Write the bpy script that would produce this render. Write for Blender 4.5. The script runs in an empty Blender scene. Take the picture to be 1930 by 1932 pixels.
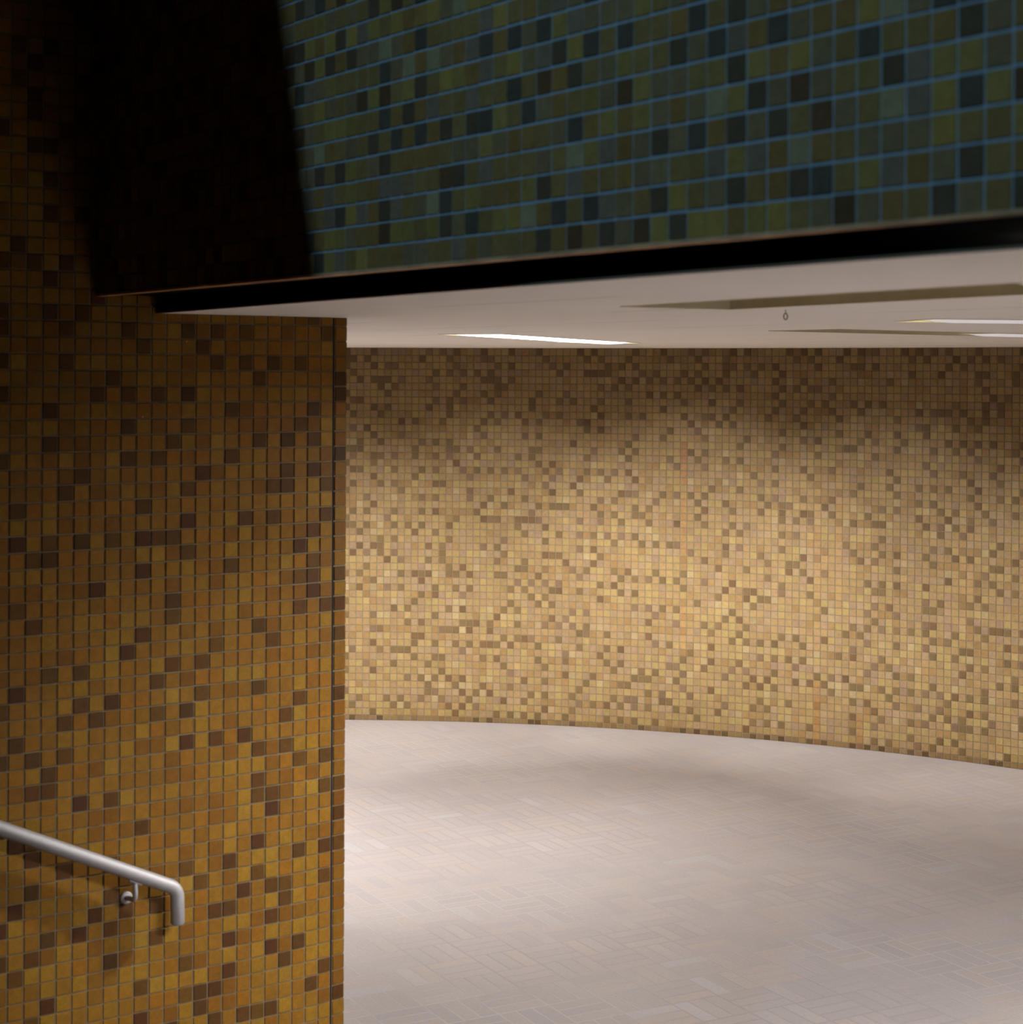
import bpy, bmesh, math, random
import numpy as np
from mathutils import Vector, Matrix
from mathutils.geometry import delaunay_2d_cdt

random.seed(11)
rng = np.random.default_rng(11)
scene = bpy.context.scene
COL = scene.collection
EYE = 2.506            # camera height above the hall floor
CEIL = 2.691           # ceiling height
PITCH = 0.05           # mosaic module

# ------------------------------------------------------------------ helpers
def link(o, parent=None):
    COL.objects.link(o)
    if parent is not None:
        o.parent = parent
    return o

def tag(o, label=None, cat=None, group=None, kind=None):
    if label: o['label'] = label
    if cat: o['category'] = cat
    if group: o['group'] = group
    if kind: o['kind'] = kind
    return o

def empty(name, loc, rz=0.0):
    o = bpy.data.objects.new(name, None)
    o.empty_display_size = 0.1
    o.location = loc
    o.rotation_euler = (0, 0, rz)
    return link(o)

def mesh_obj(name, verts, faces, mats, parent=None, fmat=None, smooth=False):
    me = bpy.data.meshes.new(name)
    me.from_pydata([tuple(v) for v in verts], [], [tuple(f) for f in faces])
    for m in mats:
        me.materials.append(m)
    if fmat is not None:
        me.polygons.foreach_set('material_index', np.asarray(fmat, dtype=np.int32))
    if smooth:
        me.polygons.foreach_set('use_smooth', np.ones(len(me.polygons), dtype=bool))
    me.update()
    return link(bpy.data.objects.new(name, me), parent)

def bm_obj(name, bm, mats, parent=None, smooth=False):
    bmesh.ops.recalc_face_normals(bm, faces=bm.faces)
    me = bpy.data.meshes.new(name)
    bm.to_mesh(me); bm.free()
    for m in mats:
        me.materials.append(m)
    if smooth:
        me.polygons.foreach_set('use_smooth', np.ones(len(me.polygons), dtype=bool))
    return link(bpy.data.objects.new(name, me), parent)

def add_box(bm, p, q, ax=(1, 0), mat=0, bevel=0.0):
    """box spanning p..q in a frame whose first axis is ax (plan direction)"""
    ax = Vector((ax[0], ax[1], 0)).normalized()
    ay = Vector((-ax.y, ax.x, 0))
    vs = []
    for x in (p[0], q[0]):
        for y in (p[1], q[1]):
            for z in (p[2], q[2]):
                vs.append(bm.verts.new(ax * x + ay * y + Vector((0, 0, z))))
    fs = []
    for idx in ((0, 1, 3, 2), (4, 6, 7, 5), (0, 4, 5, 1), (2, 3, 7, 6), (0, 2, 6, 4), (1, 5, 7, 3)):
        f = bm.faces.new([vs[i] for i in idx]); f.material_index = mat; fs.append(f)
    if bevel:
        es = list({e for f in fs for e in f.edges})
        bmesh.ops.bevel(bm, geom=es, offset=bevel, segments=2, affect='EDGES')

def add_tube(bm, pts, radii, seg=20, cap=True):
    """sweep a round section along pts, with rounded ends"""
    pts = [Vector(p) for p in pts]
    if not isinstance(radii, (list, tuple)):
        radii = [radii] * len(pts)
    t0 = (pts[1] - pts[0]).normalized()
    ref = Vector((0, 0, 1)) if abs(t0.z) < 0.9 else Vector((1, 0, 0))
    nrm = t0.cross(ref).normalized()
    rings = []
    for i, p in enumerate(pts):
        a = pts[max(i - 1, 0)]; b = pts[min(i + 1, len(pts) - 1)]
        t = (b - a).normalized()
        nrm = (nrm - t * nrm.dot(t)).normalized()
        bn = t.cross(nrm)
        rings.append([bm.verts.new(p + (nrm * math.cos(2 * math.pi * k / seg) + bn * math.sin(2 * math.pi * k / seg)) * radii[i]) for k in range(seg)])
    for r0, r1 in zip(rings, rings[1:]):
        for k in range(seg):
            bm.faces.new((r0[k], r0[(k + 1) % seg], r1[(k + 1) % seg], r1[k]))
    if cap:
        bm.faces.new(rings[0][::-1]); bm.faces.new(rings[-1])

def rounded_path(pts, rad, n=8):
    """polyline with filleted corners"""
    pts = [Vector(p) for p in pts]
    out = [pts[0]]
    for a, b, c in zip(pts, pts[1:], pts[2:]):
        d0 = (a - b).normalized(); d1 = (c - b).normalized()
        p0 = b + d0 * rad; p1 = b + d1 * rad
        for k in range(n + 1):
            t = k / n
            out.append(p0 * (1 - t) ** 2 + b * 2 * t * (1 - t) + p1 * t * t)
    out.append(pts[-1])
    return out

# ------------------------------------------------------------------ materials
def new_mat(name):
    m = bpy.data.materials.new(name)
    m.use_nodes = True
    nt = m.node_tree
    return m, nt, nt.nodes['Principled BSDF']

def N(nt, kind, **kw):
    n = nt.nodes.new(kind)
    for k, v in kw.items():
        if k == 'inp':
            for s, val in v.items():
                n.inputs[s].default_value = val
        else:
            setattr(n, k, v)
    return n

def math_n(nt, op, a, b=None, c=None):
    n = N(nt, 'ShaderNodeMath', operation=op)
    for i, v in enumerate((a, b, c)):
        if v is None: continue
        if isinstance(v, (int, float)): n.inputs[i].default_value = v
        else: nt.links.new(v, n.inputs[i])
    return n.outputs[0]

def mix_col(nt, fac, a, b, blend='MIX'):
    n = N(nt, 'ShaderNodeMix', data_type='RGBA', blend_type=blend)
    for sock, v in ((n.inputs[0], fac), (n.inputs[6], a), (n.inputs[7], b)):
        if isinstance(v, (int, float)): sock.default_value = v
        elif isinstance(v, tuple): sock.default_value = v
        else: nt.links.new(v, sock)
    return n.outputs[2]

def ramp(nt, fac, stops):
    n = N(nt, 'ShaderNodeValToRGB')
    el = n.color_ramp.elements
    while len(el) < len(stops): el.new(0.5)
    for e, (p, c) in zip(el, stops):
        e.position = p
        e.color = (c, c, c, 1) if isinstance(c, (int, float)) else (*c, 1)
    nt.links.new(fac, n.inputs[0])
    return n.outputs[0]

def noise(nt, vec, scale, detail=3.0, rough=0.55):
    n = N(nt, 'ShaderNodeTexNoise', inp={'Scale': scale, 'Detail': detail, 'Roughness': rough})
    nt.links.new(vec, n.inputs['Vector'])
    return n.outputs['Fac']

def bump(nt, bsdf, height, dist, strength=1.0):
    b = N(nt, 'ShaderNodeBump', inp={'Distance': dist, 'Strength': strength})
    nt.links.new(height, b.inputs['Height'])
    nt.links.new(b.outputs[0], bsdf.inputs['Normal'])

def mat_tile():
    """fired clay mosaic: every tile its own tint, fine speckle and scratches"""
    m, nt, b = new_mat('mosaic_tile')
    at = N(nt, 'ShaderNodeAttribute', attribute_name='tint')
    tc = N(nt, 'ShaderNodeTexCoord').outputs['Object']
    fine = noise(nt, tc, 260, 4)
    mid = noise(nt, tc, 45, 3)
    f1 = ramp(nt, fine, [(0.3, 0.82), (0.7, 1.14)])
    f2 = ramp(nt, mid, [(0.3, 0.88), (0.7, 1.10)])
    c = mix_col(nt, 1.0, at.outputs['Color'], f1, 'MULTIPLY')
    c = mix_col(nt, 1.0, c, f2, 'MULTIPLY')
    # a few flecks of white paint
    vo = N(nt, 'ShaderNodeTexVoronoi', inp={'Scale': 7.0}); nt.links.new(tc, vo.inputs['Vector'])
    sx = N(nt, 'ShaderNodeSeparateXYZ'); nt.links.new(vo.outputs['Color'], sx.inputs[0])
    fl = math_n(nt, 'MULTIPLY', math_n(nt, 'LESS_THAN', vo.outputs['Distance'], 0.017), math_n(nt, 'GREATER_THAN', sx.outputs[0], 0.80))
    c = mix_col(nt, fl, c, (0.55, 0.52, 0.48, 1))
    nt.links.new(c, b.inputs['Base Color'])
    b.inputs['Roughness'].default_value = 0.55
    b.inputs['Specular IOR Level'].default_value = 0.15
    bump(nt, b, fine, 0.0008, 0.5)
    return m

def mat_plain(name, col, rough=0.7, spec=0.3, metal=0.0, var=0.12, scale=20):
    m, nt, b = new_mat(name)
    tc = N(nt, 'ShaderNodeTexCoord').outputs['Object']
    f = noise(nt, tc, scale, 4)
    v = ramp(nt, f, [(0.25, 1 - var), (0.75, 1 + var)])
    c = mix_col(nt, 1.0, (*col, 1), v, 'MULTIPLY')
    nt.links.new(c, b.inputs['Base Color'])
    b.inputs['Roughness'].default_value = rough
    b.inputs['Specular IOR Level'].default_value = spec
    b.inputs['Metallic'].default_value = metal
    return m

def mat_emit(name, col, strength):
    m, nt, b = new_mat(name)
    b.inputs['Base Color'].default_value = (0.8, 0.8, 0.8, 1)
    b.inputs['Roughness'].default_value = 0.4
    b.inputs['Emission Color'].default_value = (*col, 1)
    b.inputs['Emission Strength'].default_value = strength
    return m

def mat_ceiling():
    m, nt, b = new_mat('painted_ceiling')
    tc = N(nt, 'ShaderNodeTexCoord').outputs['Object']
    f = noise(nt, tc, 1.3, 5)
    c = ramp(nt, f, [(0.3, (0.87, 0.83, 0.76)), (0.7, (0.91, 0.87, 0.81))])
    # open joints between the ceiling boards, running along the beam
    sep = N(nt, 'ShaderNodeSeparateXYZ'); nt.links.new(tc, sep.inputs[0])
    off = math_n(nt, 'ADD', math_n(nt, 'MULTIPLY', sep.outputs[0], 0.835), math_n(nt, 'MULTIPLY', sep.outputs[1], 0.55))
    k = math_n(nt, 'DIVIDE', math_n(nt, 'SUBTRACT', off, 2.571), 0.62)
    d = math_n(nt, 'MULTIPLY', math_n(nt, 'ABSOLUTE', math_n(nt, 'SUBTRACT', k, math_n(nt, 'ROUND', k))), 0.62)
    line = math_n(nt, 'LESS_THAN', d, 0.0035)
    brk = ramp(nt, noise(nt, tc, 0.9, 2), [(0.5, 0.0), (0.56, 1.0)])
    ms = math_n(nt, 'MULTIPLY', math_n(nt, 'MULTIPLY', line, brk), 0.8)
    c = mix_col(nt, ms, c, (0.10, 0.08, 0.05, 1))
    nt.links.new(c, b.inputs['Base Color'])
    b.inputs['Roughness'].default_value = 0.75
    b.inputs['Specular IOR Level'].default_value = 0.2
    return m

def mat_floor(angle=math.radians(28.5), cell=0.222):
    """basket-weave clay pavers, three to a cell, with pale dusty joints"""
    m, nt, b = new_mat('basketweave_pavers')
    tc = N(nt, 'ShaderNodeTexCoord').outputs['Object']
    mp = N(nt, 'ShaderNodeMapping', inp={'Rotation': (0, 0, -angle), 'Scale': (1 / cell,) * 3})
    nt.links.new(tc, mp.inputs[0])
    sp = N(nt, 'ShaderNodeSeparateXYZ'); nt.links.new(mp.outputs[0], sp.inputs[0])
    x, y = sp.outputs[0], sp.outputs[1]
    i, j = math_n(nt, 'FLOOR', x), math_n(nt, 'FLOOR', y)
    fx, fy = math_n(nt, 'FRACT', x), math_n(nt, 'FRACT', y)
    par = math_n(nt, 'FLOORED_MODULO', math_n(nt, 'ADD', i, j), 2.0)
    def sel(a, c_):
        return math_n(nt, 'ADD', math_n(nt, 'MULTIPLY', a, math_n(nt, 'SUBTRACT', 1.0, par)), math_n(nt, 'MULTIPLY', c_, par))
    across, along = sel(fx, fy), sel(fy, fx)
    a3 = math_n(nt, 'MULTIPLY', across, 3.0)
    kk, fa = math_n(nt, 'FLOOR', a3), math_n(nt, 'FRACT', a3)
    def edge(f):
        return math_n(nt, 'MINIMUM', f, math_n(nt, 'SUBTRACT', 1.0, f))
    da = math_n(nt, 'MULTIPLY', edge(fa), cell / 3)
    dl = math_n(nt, 'MULTIPLY', edge(along), cell)
    d = math_n(nt, 'MINIMUM', da, dl)
    joint = N(nt, 'ShaderNodeMapRange', inp={'From Min': 0.003, 'From Max': 0.006, 'To Min': 1.0, 'To Max': 0.0})
    nt.links.new(d, joint.inputs[0]); joint = joint.outputs[0]
    comb = N(nt, 'ShaderNodeCombineXYZ')
    nt.links.new(math_n(nt, 'ADD', math_n(nt, 'MULTIPLY', i, 7.0), kk), comb.inputs[0])
    nt.links.new(j, comb.inputs[1]); nt.links.new(par, comb.inputs[2])
    wn = N(nt, 'ShaderNodeTexWhiteNoise', noise_dimensions='3D'); nt.links.new(comb.outputs[0], wn.inputs['Vector'])
    brick = ramp(nt, wn.outputs['Value'], [(0.0, (0.322, 0.290, 0.285)), (0.35, (0.335, 0.300, 0.292)), (0.7, (0.345, 0.308, 0.298)), (0.93, (0.353, 0.303, 0.278)), (1.0, (0.352, 0.328, 0.328))])
    big = noise(nt, tc, 0.8, 3)
    fine = noise(nt, tc, 60, 4)
    brick = mix_col(nt, 1.0, brick, ramp(nt, big, [(0.3, 0.93), (0.7, 1.05)]), 'MULTIPLY')
    brick = mix_col(nt, 1.0, brick, ramp(nt, fine, [(0.3, 0.95), (0.7, 1.05)]), 'MULTIPLY')
    jc = ramp(nt, noise(nt, tc, 0.55, 2), [(0.42, (0.27, 0.245, 0.235)), (0.58, (0.40, 0.38, 0.385))])
    c = mix_col(nt, math_n(nt, 'MULTIPLY', joint, 0.55), brick, jc)
    nt.links.new(c, b.inputs['Base Color'])
    b.inputs['Roughness'].default_value = 0.5
    b.inputs['Specular IOR Level'].default_value = 0.3
    bump(nt, b, math_n(nt, 'SUBTRACT', 1.0, joint), 0.002, 0.5)
    return m

M_TILE = mat_tile()
M_GROUT = mat_plain('pale_cement_grout', (0.20, 0.155, 0.095), 0.9, 0.1, var=0.15, scale=40)
M_SEAL = mat_plain('dark_sealant', (0.012, 0.011, 0.010), 0.8, 0.2)
M_BLACK = mat_plain('gap_shade_black', (0.004, 0.004, 0.004), 0.9, 0.05)  # unlit gap behind the beam, its shade painted as near-black
M_BEAD = mat_plain('brown_edge_bead', (0.52, 0.27, 0.12), 0.55, 0.4, var=0.35, scale=9)
M_LIP = mat_plain('tan_edge_strip', (0.16, 0.11, 0.06), 0.6, 0.3, var=0.2, scale=9)
M_HOUSE = mat_plain('olive_enamel', (0.64, 0.58, 0.40), 0.5, 0.4, var=0.08, scale=14)
M_LAMP = mat_emit('lamp_diffuser', (0.93, 0.96, 1.0), 4.0)
M_LAMP_DIM = mat_emit('lamp_diffuser_dim', (0.95, 0.93, 1.0), 0.35)  # same lens with a weaker emission
M_STEEL = mat_plain('satin_steel', (0.42, 0.405, 0.41), 0.60, 0.5, metal=0.6, var=0.05, scale=60)
M_WIRE = mat_plain('dark_wire', (0.05, 0.035, 0.02), 0.6, 0.3)
M_CEIL = mat_ceiling()
M_FLOOR = mat_floor()
M_STONE = mat_plain('stair_stone', (0.12, 0.10, 0.09), 0.7, 0.3)

# ------------------------------------------------------------------ mosaic walls
# back wall: sandy tiles with soft brown ones; left wall: deeper ochre and dark brown, its dimness put into the colour
LIGHT = [((0.255, 0.167, 0.069), 30), ((0.270, 0.188, 0.071), 18), ((0.240, 0.154, 0.072), 20), ((0.255, 0.171, 0.090), 14),
         ((0.225, 0.135, 0.051), 10), ((0.289, 0.210, 0.101), 4), ((0.232, 0.150, 0.086), 4)]
DARK = [((0.136, 0.084, 0.034), 5), ((0.126, 0.081, 0.032), 4), ((0.150, 0.091, 0.048), 3), ((0.119, 0.067, 0.028), 3)]
OCHRE = [((0.234, 0.113, 0.013), 30), ((0.254, 0.133, 0.014), 18), ((0.215, 0.099, 0.012), 20), ((0.242, 0.103, 0.010), 14),
         ((0.183, 0.078, 0.009), 12), ((0.265, 0.147, 0.019), 4)]
UMBER = [((0.098, 0.042, 0.006), 5), ((0.086, 0.040, 0.006), 4), ((0.109, 0.052, 0.009), 3), ((0.078, 0.031, 0.004), 3)]
# beam: the same clay in a greyer palette
OLIVE = [((0.228, 0.127, 0.037), 30), ((0.265, 0.162, 0.040), 14), ((0.207, 0.122, 0.050), 20), ((0.244, 0.118, 0.032), 14),
         ((0.191, 0.120, 0.065), 10), ((0.318, 0.181, 0.040), 8), ((0.276, 0.196, 0.086), 3)]
SLATE = [((0.105, 0.062, 0.030), 5), ((0.088, 0.062, 0.036), 4), ((0.116, 0.056, 0.022), 3)]
def pick(tbl):
    w = np.array([t[1] for t in tbl], float)
    return np.array(tbl[rng.choice(len(tbl), p=w / w.sum())][0])

def tint_grid(nu, nz, p_dark=0.40, p_odd=0.045, dark_gain=1.0, light=None, darkt=None):
    """dark tiles mostly fall on one checker parity, so they rarely touch"""
    out = np.zeros((nu, nz, 3))
    dark = np.zeros((nu, nz), bool)
    for i in range(nu):
        for j in range(nz):
            p = p_dark if (i + j) % 2 == 0 else p_odd
            if (i > 0 and j > 0 and dark[i - 1, j - 1]) and (j + 1 < nz and i > 0 and dark[i - 1, j + 1]):
                p *= 0.45
            dk = rng.random() < p
            dark[i, j] = dk
            c = pick(darkt or DARK) * dark_gain if dk else pick(light or LIGHT)
            out[i, j] = c * (1 + rng.normal(0, 0.05))
    return np.clip(out, 0.01, 0.9)

def tile_wall(name, path, us, zs, tint, joints=(), grout=0.0045, rise=0.0035, mats=None):
    """one continuous mosaic skin: raised chamfered tiles on a grout bed, following path(u) -> (x, y, nx, ny)"""
    nu, nz = len(us) - 1, len(zs) - 1
    verts, faces, fm, tints = [], [], [], []
    def P(u, z, off):
        x, y, nx, ny = path(u)
        return (x + nx * off, y + ny * off, z)
    for u in us:
        for z in zs:
            verts.append(P(u, z, 0.0))
    G = lambda i, j: i * (nz + 1) + j
    h = grout / 2
    for i in range(nu):
        u0, u1 = us[i], us[i + 1]
        for j in range(nz):
            z0, z1 = zs[j], zs[j + 1]
            o = (G(i, j), G(i + 1, j), G(i + 1, j + 1), G(i, j + 1))
            if i in joints:
                faces.append(o); fm.append(2); tints.append((0.01, 0.01, 0.01)); continue
            b = len(verts)
            r = rise + rng.normal(0, 0.0003)
            dz = rng.normal(0, 0.0003); du = rng.normal(0, 0.0003)
            ins = 0.0012
            for (off, e) in ((0.0, 0.0), (1.0, ins)):
                for (a, c) in ((u0 + h + e, z0 + h + e), (u1 - h - e, z0 + h + e), (u1 - h - e, z1 - h - e), (u0 + h + e, z1 - h - e)):
                    verts.append(P(a + du, c + dz, off * (r + rng.normal(0, 0.00018))))
            for k in range(4):
                k2 = (k + 1) % 4
                faces.append((o[k], o[k2], b + k2, b + k)); fm.append(0)
                faces.append((b + k, b + k2, b + 4 + k2, b + 4 + k)); fm.append(1)
            faces.append((b + 4, b + 5, b + 6, b + 7)); fm.append(1)
            tints += [tuple(tint[i, j])] * 9
    ob = mesh_obj(name, verts, faces, mats or [M_GROUT, M_TILE, M_SEAL], fmat=fm)
    at = ob.data.attributes.new('tint', 'FLOAT_COLOR', 'FACE')
    arr = np.ones((len(tints), 4), np.float32); arr[:, :3] = np.array(tints, np.float32)
    at.data.foreach_set('color', arr.ravel())
    return tag(ob, kind='structure')

# curved back wall: an arc about the middle of the round hall
CX, CY, CR = -1.3, 5.55, 7.48
A0, A1 = math.radians(138), math.radians(-22)
def arc(u):
    a = A0 - u / CR
    return (CX + CR * math.cos(a), CY + CR * math.sin(a), -math.cos(a), -math.sin(a))
n_arc = int((A0 - A1) * CR / PITCH)
us = [k * PITCH for k in range(n_arc + 1)]
zs = [0.0] + [0.037 + PITCH * k for k in range(60) if 0.037 + PITCH * k < CEIL - 0.012] + [CEIL]
tg = tint_grid(len(us) - 1, len(zs) - 1)
def arc_col(x, y):           # column index under a plan point on the arc
    return int((A0 - math.atan2(y - CY, x - CX)) * CR / PITCH)
def arc_px(col):
    return arc((col + 0.5) * PITCH)[:2]
# worn, rust-stained runs of tiles down the wall and a dirty bottom course
def stain(cols, z0, z1, col, amt):
    for c in cols:
        for j in range(len(zs) - 1):
            zc = 0.5 * (zs[j] + zs[j + 1])
            if z0 < zc < z1 and 0 <= c < tg.shape[0]:
                tg[c, j] = tg[c, j] * (1 - amt) + np.array(col) * amt
c1 = arc_col(1.19, 12.57)
stain([c1], 1.72, 2.05, (0.28, 0.14, 0.06), 0.8)
stain([c1], 1.20, 1.68, (0.27, 0.145, 0.052), 0.6)
stain([c1], 0.55, 0.95, (0.30, 0.165, 0.055), 0.5)
c2 = arc_col(2.08, 12.2)
stain([c2], 0.0, 0.42, (0.24, 0.105, 0.022), 0.5)
stain([c2 + 6], 0.0, 0.25, (0.26, 0.12, 0.03), 0.4)
for k in range(60):
    stain([rng.integers(0, tg.shape[0])], *sorted(rng.uniform(0.2, 2.4, 2)), (0.31, 0.18, 0.065), 0.35)
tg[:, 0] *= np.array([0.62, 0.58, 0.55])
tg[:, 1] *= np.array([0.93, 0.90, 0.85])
wall_back = tile_wall('wall_back', arc, us, zs, tg)

# left wall: straight flank of the stair, ending in a free edge, returning behind
E = Vector((-0.543, 6.028)); W = Vector((-0.827, -0.562)).normalized(); NP = Vector((-W.y, W.x)) * 1.0
if NP.y > 0: NP = -NP
DEPTH = 0.40
def pier(u):                 # u < 0 along the visible face, 0 the free edge, then return and back
    if u <= 0:
        s = -u
        dev = (0.30 - s) ** 2 / (2 * 2.2) if s < 0.30 else 0.0
        p = E + W * s - NP * dev
        n = (NP - W * ((0.30 - s) / 2.2 if s < 0.30 else 0)).normalized()
        return (p.x, p.y, n.x, n.y)
    base = E - NP * (0.30 ** 2 / 4.4)
    if u <= DEPTH:
        p = base - NP * u
        return (p.x, p.y, -W.x, -W.y)
    p = base - NP * DEPTH + W * (u - DEPTH)
    return (p.x, p.y, -NP.x, -NP.y)
us = [-0.0485 - 0.007 - PITCH * k for k in range(92)][::-1] + [-0.0485, 0.0] + [PITCH * k for k in range(1, 9)] + [0.40 + PITCH * k for k in range(1, 20)]
jn = us.index(-0.0485) - 1
PIER_TOP = 4.4
zs = [0.0] + [0.012 + PITCH * k for k in range(1, 90) if 0.012 + PITCH * k < PIER_TOP]
tg = tint_grid(len(us) - 1, len(zs) - 1, p_dark=0.36, p_odd=0.05, light=OCHRE, darkt=UMBER)
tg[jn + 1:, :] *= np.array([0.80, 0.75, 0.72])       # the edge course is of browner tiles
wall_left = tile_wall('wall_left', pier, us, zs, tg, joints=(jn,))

# overhead beam across the foot of the stair
F0 = Vector((-1.246, 5.50)); FD = Vector((0.56, -0.828)).normalized(); FN = Vector((FD.y, -FD.x))
BEAM_Z = EYE + 0.238
def fascia(u):
    p = F0 + FD * u
    return (p.x, p.y, FN.x, FN.y)
FP = 0.0522
us = [-0.30 + FP * k for k in range(128)]
zs = [BEAM_Z + FP * k for k in range(40)]
tg = tint_grid(len(us) - 1, len(zs) - 1, p_dark=0.34, p_odd=0.05, light=OLIVE, darkt=SLATE)
M_FGROUT = mat_plain('grey_cement_grout', (0.27, 0.29, 0.29), 0.9, 0.1, var=0.15, scale=40)
wall_front = tile_wall('wall_front', fascia, us, zs, tg, mats=[M_FGROUT, M_TILE, M_SEAL])

def frame_bm(parts, name, mat, bevel=0.0):
    bm = bmesh.new()
    for p, q in parts:
        add_box(bm, p, q, (FD.x, FD.y), bevel=bevel)
    o = bm_obj(name, bm, [mat])
    return o
# in the frame (FD, left-hand normal) a point is (dot FD, dot L)
FL = Vector((-FD.y, FD.x))                                       # points into the hall
f_u, f_v = F0.dot(FD), F0.dot(FL)
UL, UR = f_u - 0.1, f_u + 6.4
o = frame_bm([((UL, f_v - 0.009, BEAM_Z - 0.006), (UR, f_v + 0.02, BEAM_Z + 0.0015))], 'trim_1', M_BEAD, 0.001)
tag(o, kind='structure')
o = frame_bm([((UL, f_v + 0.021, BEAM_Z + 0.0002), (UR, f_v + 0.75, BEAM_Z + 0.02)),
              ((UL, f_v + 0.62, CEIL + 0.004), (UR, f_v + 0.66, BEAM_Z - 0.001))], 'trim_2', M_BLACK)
tag(o, kind='structure')

# ------------------------------------------------------------------ ceiling with cut-outs for the lamps
lamps = [  # name key, near end, direction, length, width, lit from
    dict(n=(-0.19, 8.40), d=(0.336, 0.942), L=2.38, bright=True, P=52, spread=140, W=0.31, lit=0.06,
         label='long white ceiling light over the middle of the hall, glowing from end to end'),
    dict(n=(0.458, 4.965), d=(0.47, -0.883), L=2.55, bright=False, P=80, spread=66, W=0.35, lit=1.42,
         label='nearest ceiling light, an open olive recess beside the hanging hook'),
    dict(n=(1.19, 7.34), d=(0.81, 0.586), L=2.55, bright=False, P=14, spread=150, W=0.38, lit=1.18,
         label='thin tan ceiling light nearest the curved wall at the right, lit at its right end'),
    dict(n=(1.34, 5.99), d=(0.986, 0.165), L=2.55, bright=False, P=30, spread=90, W=0.31, lit=0.05,
         label='lit ceiling light between the olive recess and the thin tan one'),
    dict(n=(-1.99, 8.53), d=(-0.225, 0.974), L=2.55, bright=True, P=105, spread=115, W=0.31, lit=0.06,
         label='ceiling light out of sight behind the free edge of the left wall'),
]
def corners(l, grow=0.0):
    n = Vector(l['n']); d = Vector(l['d']).normalized(); s = Vector((-d.y, d.x))
    w = l['W'] / 2 + grow
    return [n - d * grow - s * w, n + d * (l['L'] + grow) - s * w, n + d * (l['L'] + grow) + s * w, n - d * grow + s * w]

CE_L, CE_R = Vector((-1.113, 5.65)), Vector((0.738, 2.60))
ced = (CE_R - CE_L).normalized()
outer = [CE_L - ced * 4.6, Vector((-6.2, 13.2)), Vector((-4, 13.7)), Vector((8, 13.7)), Vector((8, -1.6)), CE_R + ced * 4.7]
pts = list(outer); edges = [(i, (i + 1) % len(outer)) for i in range(len(outer))]
holes = []
for l in lamps:
    c = corners(l); b = len(pts); pts += c
    edges += [(b + k, b + (k + 1) % 4) for k in range(4)]; holes.append(c)
v2, e2, f2, *_ = delaunay_2d_cdt(pts, edges, [], 0, 1e-6)
def inside(p, poly):
    r = False
    for a, b in zip(poly, poly[1:] + poly[:1]):
        if (a.y > p.y) != (b.y > p.y) and p.x < (b.x - a.x) * (p.y - a.y) / (b.y - a.y) + a.x:
            r = not r
    return r
keep = []
for f in f2:
    c = sum((v2[i] for i in f), Vector((0, 0))) / len(f)
    if inside(c, outer) and not any(inside(c, h) for h in holes):
        keep.append(list(f)[::-1])
ceiling = mesh_obj('ceiling', [(v.x, v.y, CEIL) for v in v2], keep, [M_CEIL])
tag(ceiling, kind='structure')

# thin strip along the free edge of the ceiling boards
bm = bmesh.new()
cl = Vector((-ced.y, ced.x))
add_box(bm, (CE_L.dot(ced) - 0.1, CE_L.dot(cl) - 0.006, CEIL - 0.001), (CE_L.dot(ced) + 6.5, CE_L.dot(cl), CEIL + 0.004), (ced.x, ced.y))
tag(bm_obj('trim_3', bm, [M_LIP]), kind='structure')

# ------------------------------------------------------------------ ceiling lights
def area(name, loc, aim, sx, sy, power, spread, col=(1.0, 0.97, 0.95), xdir=None):
    d = bpy.data.lights.new(name, 'AREA')
    d.shape = 'RECTANGLE'; d.size = sx; d.size_y = sy
    d.energy = power; d.color = col; d.spread = math.radians(spread)
    o = link(bpy.data.objects.new(name, d))
    z = -(Vector(aim) - Vector(loc)).normalized()
    x = Vector(xdir) if xdir else Vector((0, 0, 1)).cross(z)
    x = (x - z * x.dot(z)).normalized(); y = z.cross(x)
    m = Matrix((x, y, z)).transposed().to_4x4(); m.translation = Vector(loc)
    o.matrix_world = m
    return o

def tube_light(l, z, power, spread):
    """the lamp's own light: its lit length, shining down with a reflector's cut-off"""
    n = Vector(l['n']); d = Vector(l['d']).normalized()
    c = n + d * (l['lit'] + l['L']) / 2
    area('lamp_light', (c.x, c.y, z), (c.x, c.y, 0), l['L'] - l['lit'], l['W'] * 0.8, power, spread, xdir=(d.x, d.y, 0))

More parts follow.
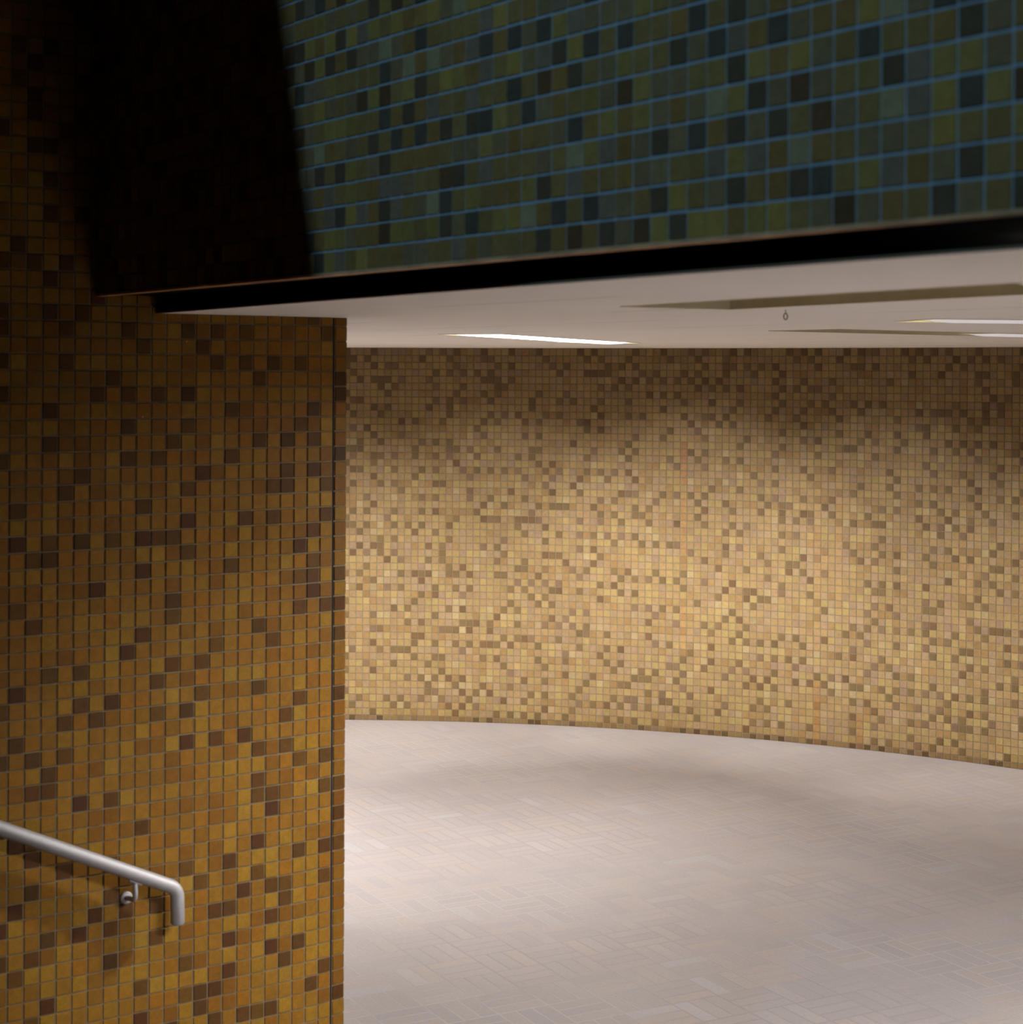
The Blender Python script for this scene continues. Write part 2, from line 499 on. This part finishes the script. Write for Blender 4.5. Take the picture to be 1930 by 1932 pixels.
def make_light(l):
    n = Vector(l['n']); d = Vector(l['d']).normalized()
    root = empty('ceiling_light', (n.x, n.y, CEIL), math.atan2(d.y, d.x))
    tag(root, l['label'], 'ceiling light', 'recessed lights set like spokes in the ceiling')
    L, w, dep = l['L'], l['W'] / 2, 0.085
    bm = bmesh.new()         # housing: open-bottomed box with a thin flange under the boards
    add_box(bm, (-0.004, -w - 0.004, 0.0), (0.0, w + 0.004, dep))
    add_box(bm, (L, -w - 0.004, 0.0), (L + 0.004, w + 0.004, dep))
    add_box(bm, (0.0, -w - 0.004, 0.0), (L, -w, dep))
    add_box(bm, (0.0, w, 0.0), (L, w + 0.004, dep))
    add_box(bm, (-0.004, -w - 0.004, dep), (L + 0.004, w + 0.004, dep + 0.004))
    bm_obj('housing', bm, [M_HOUSE], root)
    bm = bmesh.new()         # flange
    g, t = 0.008, 0.0020
    add_box(bm, (-g, -w - g, -t), (0.0, w + g, 0.0)); add_box(bm, (L, -w - g, -t), (L + g, w + g, 0.0))
    add_box(bm, (0.0, -w - g, -t), (L, -w, 0.0)); add_box(bm, (0.0, w, -t), (L, w + g, 0.0))
    bm_obj('flange', bm, [M_HOUSE], root)
    # diffuser: shallow pillow-shaped lens
    nx, ny = 24, 10
    x0, x1 = l['lit'], L - 0.04
    hw = w - 0.015
    vs, fs = [], []
    for i in range(nx + 1):
        for j in range(ny + 1):
            a, b = i / nx, j / ny
            sx = min(1.0, min(a, 1 - a) * (x1 - x0) / 0.05); sy = math.sin(math.pi * b) ** 0.6
            drop = 0.012 * math.sqrt(sx) * sy
            vs.append((x0 + (x1 - x0) * a, -hw + 2 * hw * b, 0.004 - drop))
    for i in range(nx):
        for j in range(ny):
            k = i * (ny + 1) + j
            fs.append((k, k + 1, k + ny + 2, k + ny + 1))
    mesh_obj('diffuser', vs, fs, [M_LAMP if l['bright'] else M_LAMP_DIM], root, smooth=True)
    tube_light(l, CEIL - 0.016, l['P'], l['spread'])
    return root
for l in lamps:
    make_light(l)

# ------------------------------------------------------------------ small wire hook under the ceiling
hk = empty('ceiling_hook', (0.775, 5.10, CEIL))
tag(hk, 'tiny dark wire hook hanging from the pale ceiling beside the olive light recess', 'hook')
bm = bmesh.new()
add_tube(bm, [(0, 0, 0.0), (0, 0, -0.011)], 0.0010, 10)
bm_obj('stem', bm, [M_WIRE], hk, True)
bm = bmesh.new()
loop = []
for k in range(21):
    a = math.pi / 2 + 2 * math.pi * k / 21
    loop.append((0.0055 * math.cos(a), 0.0, -0.0190 + 0.0088 * math.sin(a)))
add_tube(bm, loop + [loop[0]], 0.0014, 8)
bm_obj('loop', bm, [M_WIRE], hk, True)
bm = bmesh.new()
add_tube(bm, [(0, 0, 0.0), (0, 0, -0.0012)], 0.006, 16)
bm_obj('ceiling_plate', bm, [M_CEIL], hk, True)

# ------------------------------------------------------------------ handrail on the left wall
def on_wall(t, off, z):
    p = E + W * t + NP * off
    return Vector((p.x, p.y, z))
SL = 0.472
RO = 0.080
z_end = 0.903
rail = empty('handrail', on_wall(0.645, RO, 0.78))
tag(rail, 'grey steel tube handrail sloping down the left mosaic wall, its end bent straight down', 'handrail')
def rel(v): return Vector(v) - rail.location
pts = rounded_path([on_wall(0.645 + 2.9, RO, z_end + 2.9 * SL), on_wall(0.645, RO, z_end), on_wall(0.643, RO, 0.797)], 0.030, 10)
bm = bmesh.new()
R_T = 0.0218
add_tube(bm, [rel(p) for p in pts] + [rel(pts[-1]) + Vector((0, 0, -0.006)), rel(pts[-1]) + Vector((0, 0, -0.009))], [R_T] * len(pts) + [R_T * 0.8, R_T * 0.4], 28)
bm_obj('tube', bm, [M_STEEL], rail, True)
for tb in (0.782, 2.38):
    zr = z_end + (tb - 0.645) * SL
    bm = bmesh.new()
    arm = rounded_path([on_wall(tb, 0.004, zr - 0.090), on_wall(tb, RO, zr - 0.080), on_wall(tb, RO, zr - R_T + 0.004)], 0.022, 8)
    add_tube(bm, [rel(p) for p in arm], 0.0075, 16)
    ob = bm_obj('bracket', bm, [M_STEEL], rail, True)
    bm = bmesh.new()
    add_tube(bm, [rel(on_wall(tb, 0.002, zr - 0.090)), rel(on_wall(tb, 0.008, zr - 0.090)), rel(on_wall(tb, 0.010, zr - 0.090))], [0.020, 0.020, 0.016], 24)
    bm_obj('wall_plate', bm, [M_STEEL], ob, True)
    bm = bmesh.new()
    c = on_wall(tb, RO, zr - R_T - 0.001); wd = Vector((W.x, W.y, SL)).normalized()
    add_tube(bm, [rel(c - wd * 0.024), rel(c - wd * 0.02), rel(c + wd * 0.02), rel(c + wd * 0.024)], [0.004, 0.008, 0.008, 0.004], 12)
    bm_obj('saddle', bm, [M_STEEL], ob, True)

# ------------------------------------------------------------------ floor and stair
fl = mesh_obj('floor', [(-9, -4, 0), (9, -4, 0), (9, 13.8, 0), (-9, 13.8, 0)], [(0, 1, 2, 3)], [M_FLOOR])
tag(fl, kind='structure')
# the stair the picture is taken from: treads run along the left wall's direction
UD = -W
s_foot = 2.55
v_wall = E.dot(Vector((-UD.y, UD.x)))
prof = []
tread, rise = 0.32, 0.151
nst = 15
bm = bmesh.new()
a2 = []
for k in range(nst):
    a2.append((s_foot - tread * k, rise * k)); a2.append((s_foot - tread * k, rise * (k + 1)))
a2.append((s_foot - tread * nst, rise * nst)); a2.append((s_foot - tread * nst, 0.0))
def sp(s, v, z):
    p = UD * s + Vector((-UD.y, UD.x)) * v
    return (p.x, p.y, z)
va, vb = v_wall - 0.004, v_wall - 7.5
la = [bm.verts.new(sp(s, va, z)) for s, z in a2]; lb = [bm.verts.new(sp(s, vb, z)) for s, z in a2]
n = len(a2)
for k in range(n):
    bm.faces.new((la[k], la[(k + 1) % n], lb[(k + 1) % n], lb[k]))
bm.faces.new(la); bm.faces.new(lb[::-1])
tag(bm_obj('stairs', bm, [M_STONE]), kind='structure')

# added area lights under the ceiling, washing the curved wall and the left wall
for l, pw in ((lamps[0], (21, 25, 30, 25, 17)), (lamps[4], (15, 19, 22, 22, 16)), (lamps[2], (6, 9, 12, 12, 11))):
    n = Vector(l['n']); d = Vector(l['d']).normalized(); sd = Vector((d.y, -d.x))
    p = n + d * (l['L'] - 0.6)
    for az, w_ in zip((-60, -30, 0, 30, 60), pw):
        a = math.radians(az)
        q = p + (d * math.cos(a) + sd * math.sin(a)) * 2.2
        area('added_wall_wash', (p.x, p.y, CEIL - 0.02), (q.x, q.y, CEIL - 1.48), 0.26, 0.4, w_, 55)
area('added_wall_wash', (1.35, 3.30, CEIL - 0.02), (-0.55, 5.95, 0.1), 0.9, 0.12, 17, 54)
area('added_wall_wash', (1.60, 6.03, CEIL - 0.02), (-1.0, 5.75, 1.0), 0.12, 0.3, 16, 58)

# ------------------------------------------------------------------ daylight at the head of the stair
SKY = Vector((-4.2, -5.0, 7.0))
area('stairwell_daylight', SKY, (0.0, 3.6, 3.2), 0.06, 0.06, 46, 60, (0.29, 0.62, 1.0))
# added unseen panel; its slanted edge shapes the daylight's shadow on the beam
def on_plane(t, y=-0.3):
    k = (y - SKY.y) / (t.y - SKY.y)
    return SKY + (t - SKY) * k
eb, et = on_plane(Vector((-0.462, 4.36, 2.744))), on_plane(Vector((-0.577, 4.51, 3.44)))
ed = (et - eb) / (et.z - eb.z)
lo_, hi_ = eb + ed * (1.2 - eb.z), eb + ed * (7.5 - eb.z)
bm = bmesh.new()
fr = [bm.verts.new(v) for v in (lo_, hi_, (-6.5, -0.3, 7.5), (-6.5, -0.3, 1.2))]
bk = [bm.verts.new(Vector(v) + Vector((0, -0.25, 0))) for v in (lo_ + Vector((-0.3, 0, 0)), hi_ + Vector((-0.3, 0, 0)), (-6.5, -0.3, 7.5), (-6.5, -0.3, 1.2))]
bm.faces.new(fr); bm.faces.new(bk[::-1])
for k in range(4):
    bm.faces.new((fr[k], fr[(k + 1) % 4], bk[(k + 1) % 4], bk[k]))
tag(bm_obj('daylight_blocker', bm, [M_STONE]), kind='structure')

w = bpy.data.worlds.new('World'); scene.world = w
w.use_nodes = True
w.node_tree.nodes['Background'].inputs[0].default_value = (1.0, 0.6, 0.3, 1)
w.node_tree.nodes['Background'].inputs[1].default_value = 0.004

# ------------------------------------------------------------------ camera
cd = bpy.data.cameras.new('Camera')
cd.sensor_fit = 'HORIZONTAL'; cd.sensor_width = 36.0
cd.lens = 3400 / 1930 * 36.0
cd.shift_y = -(966 - 705.5) / 1930
cd.clip_start = 0.05; cd.clip_end = 100
cd.dof.use_dof = True
cd.dof.focus_distance = 8.8
cd.dof.aperture_fstop = 5.0
cam = link(bpy.data.objects.new('Camera', cd))
cam.location = (0, 0, EYE)
ROLL = 0.0045
cam.matrix_world = Matrix.Translation((0, 0, EYE)) @ Matrix.Rotation(math.pi / 2, 4, 'X') @ Matrix.Rotation(ROLL, 4, 'Z')
scene.camera = cam

vs = scene.view_settings
vs.view_transform = 'Standard'; vs.look = 'None'; vs.gamma = 1.0; vs.exposure = 0.0
vs.use_curve_mapping = False
scene.cycles.use_denoising = True
scene.cycles.max_bounces = 10
scene.cycles.diffuse_bounces = 6
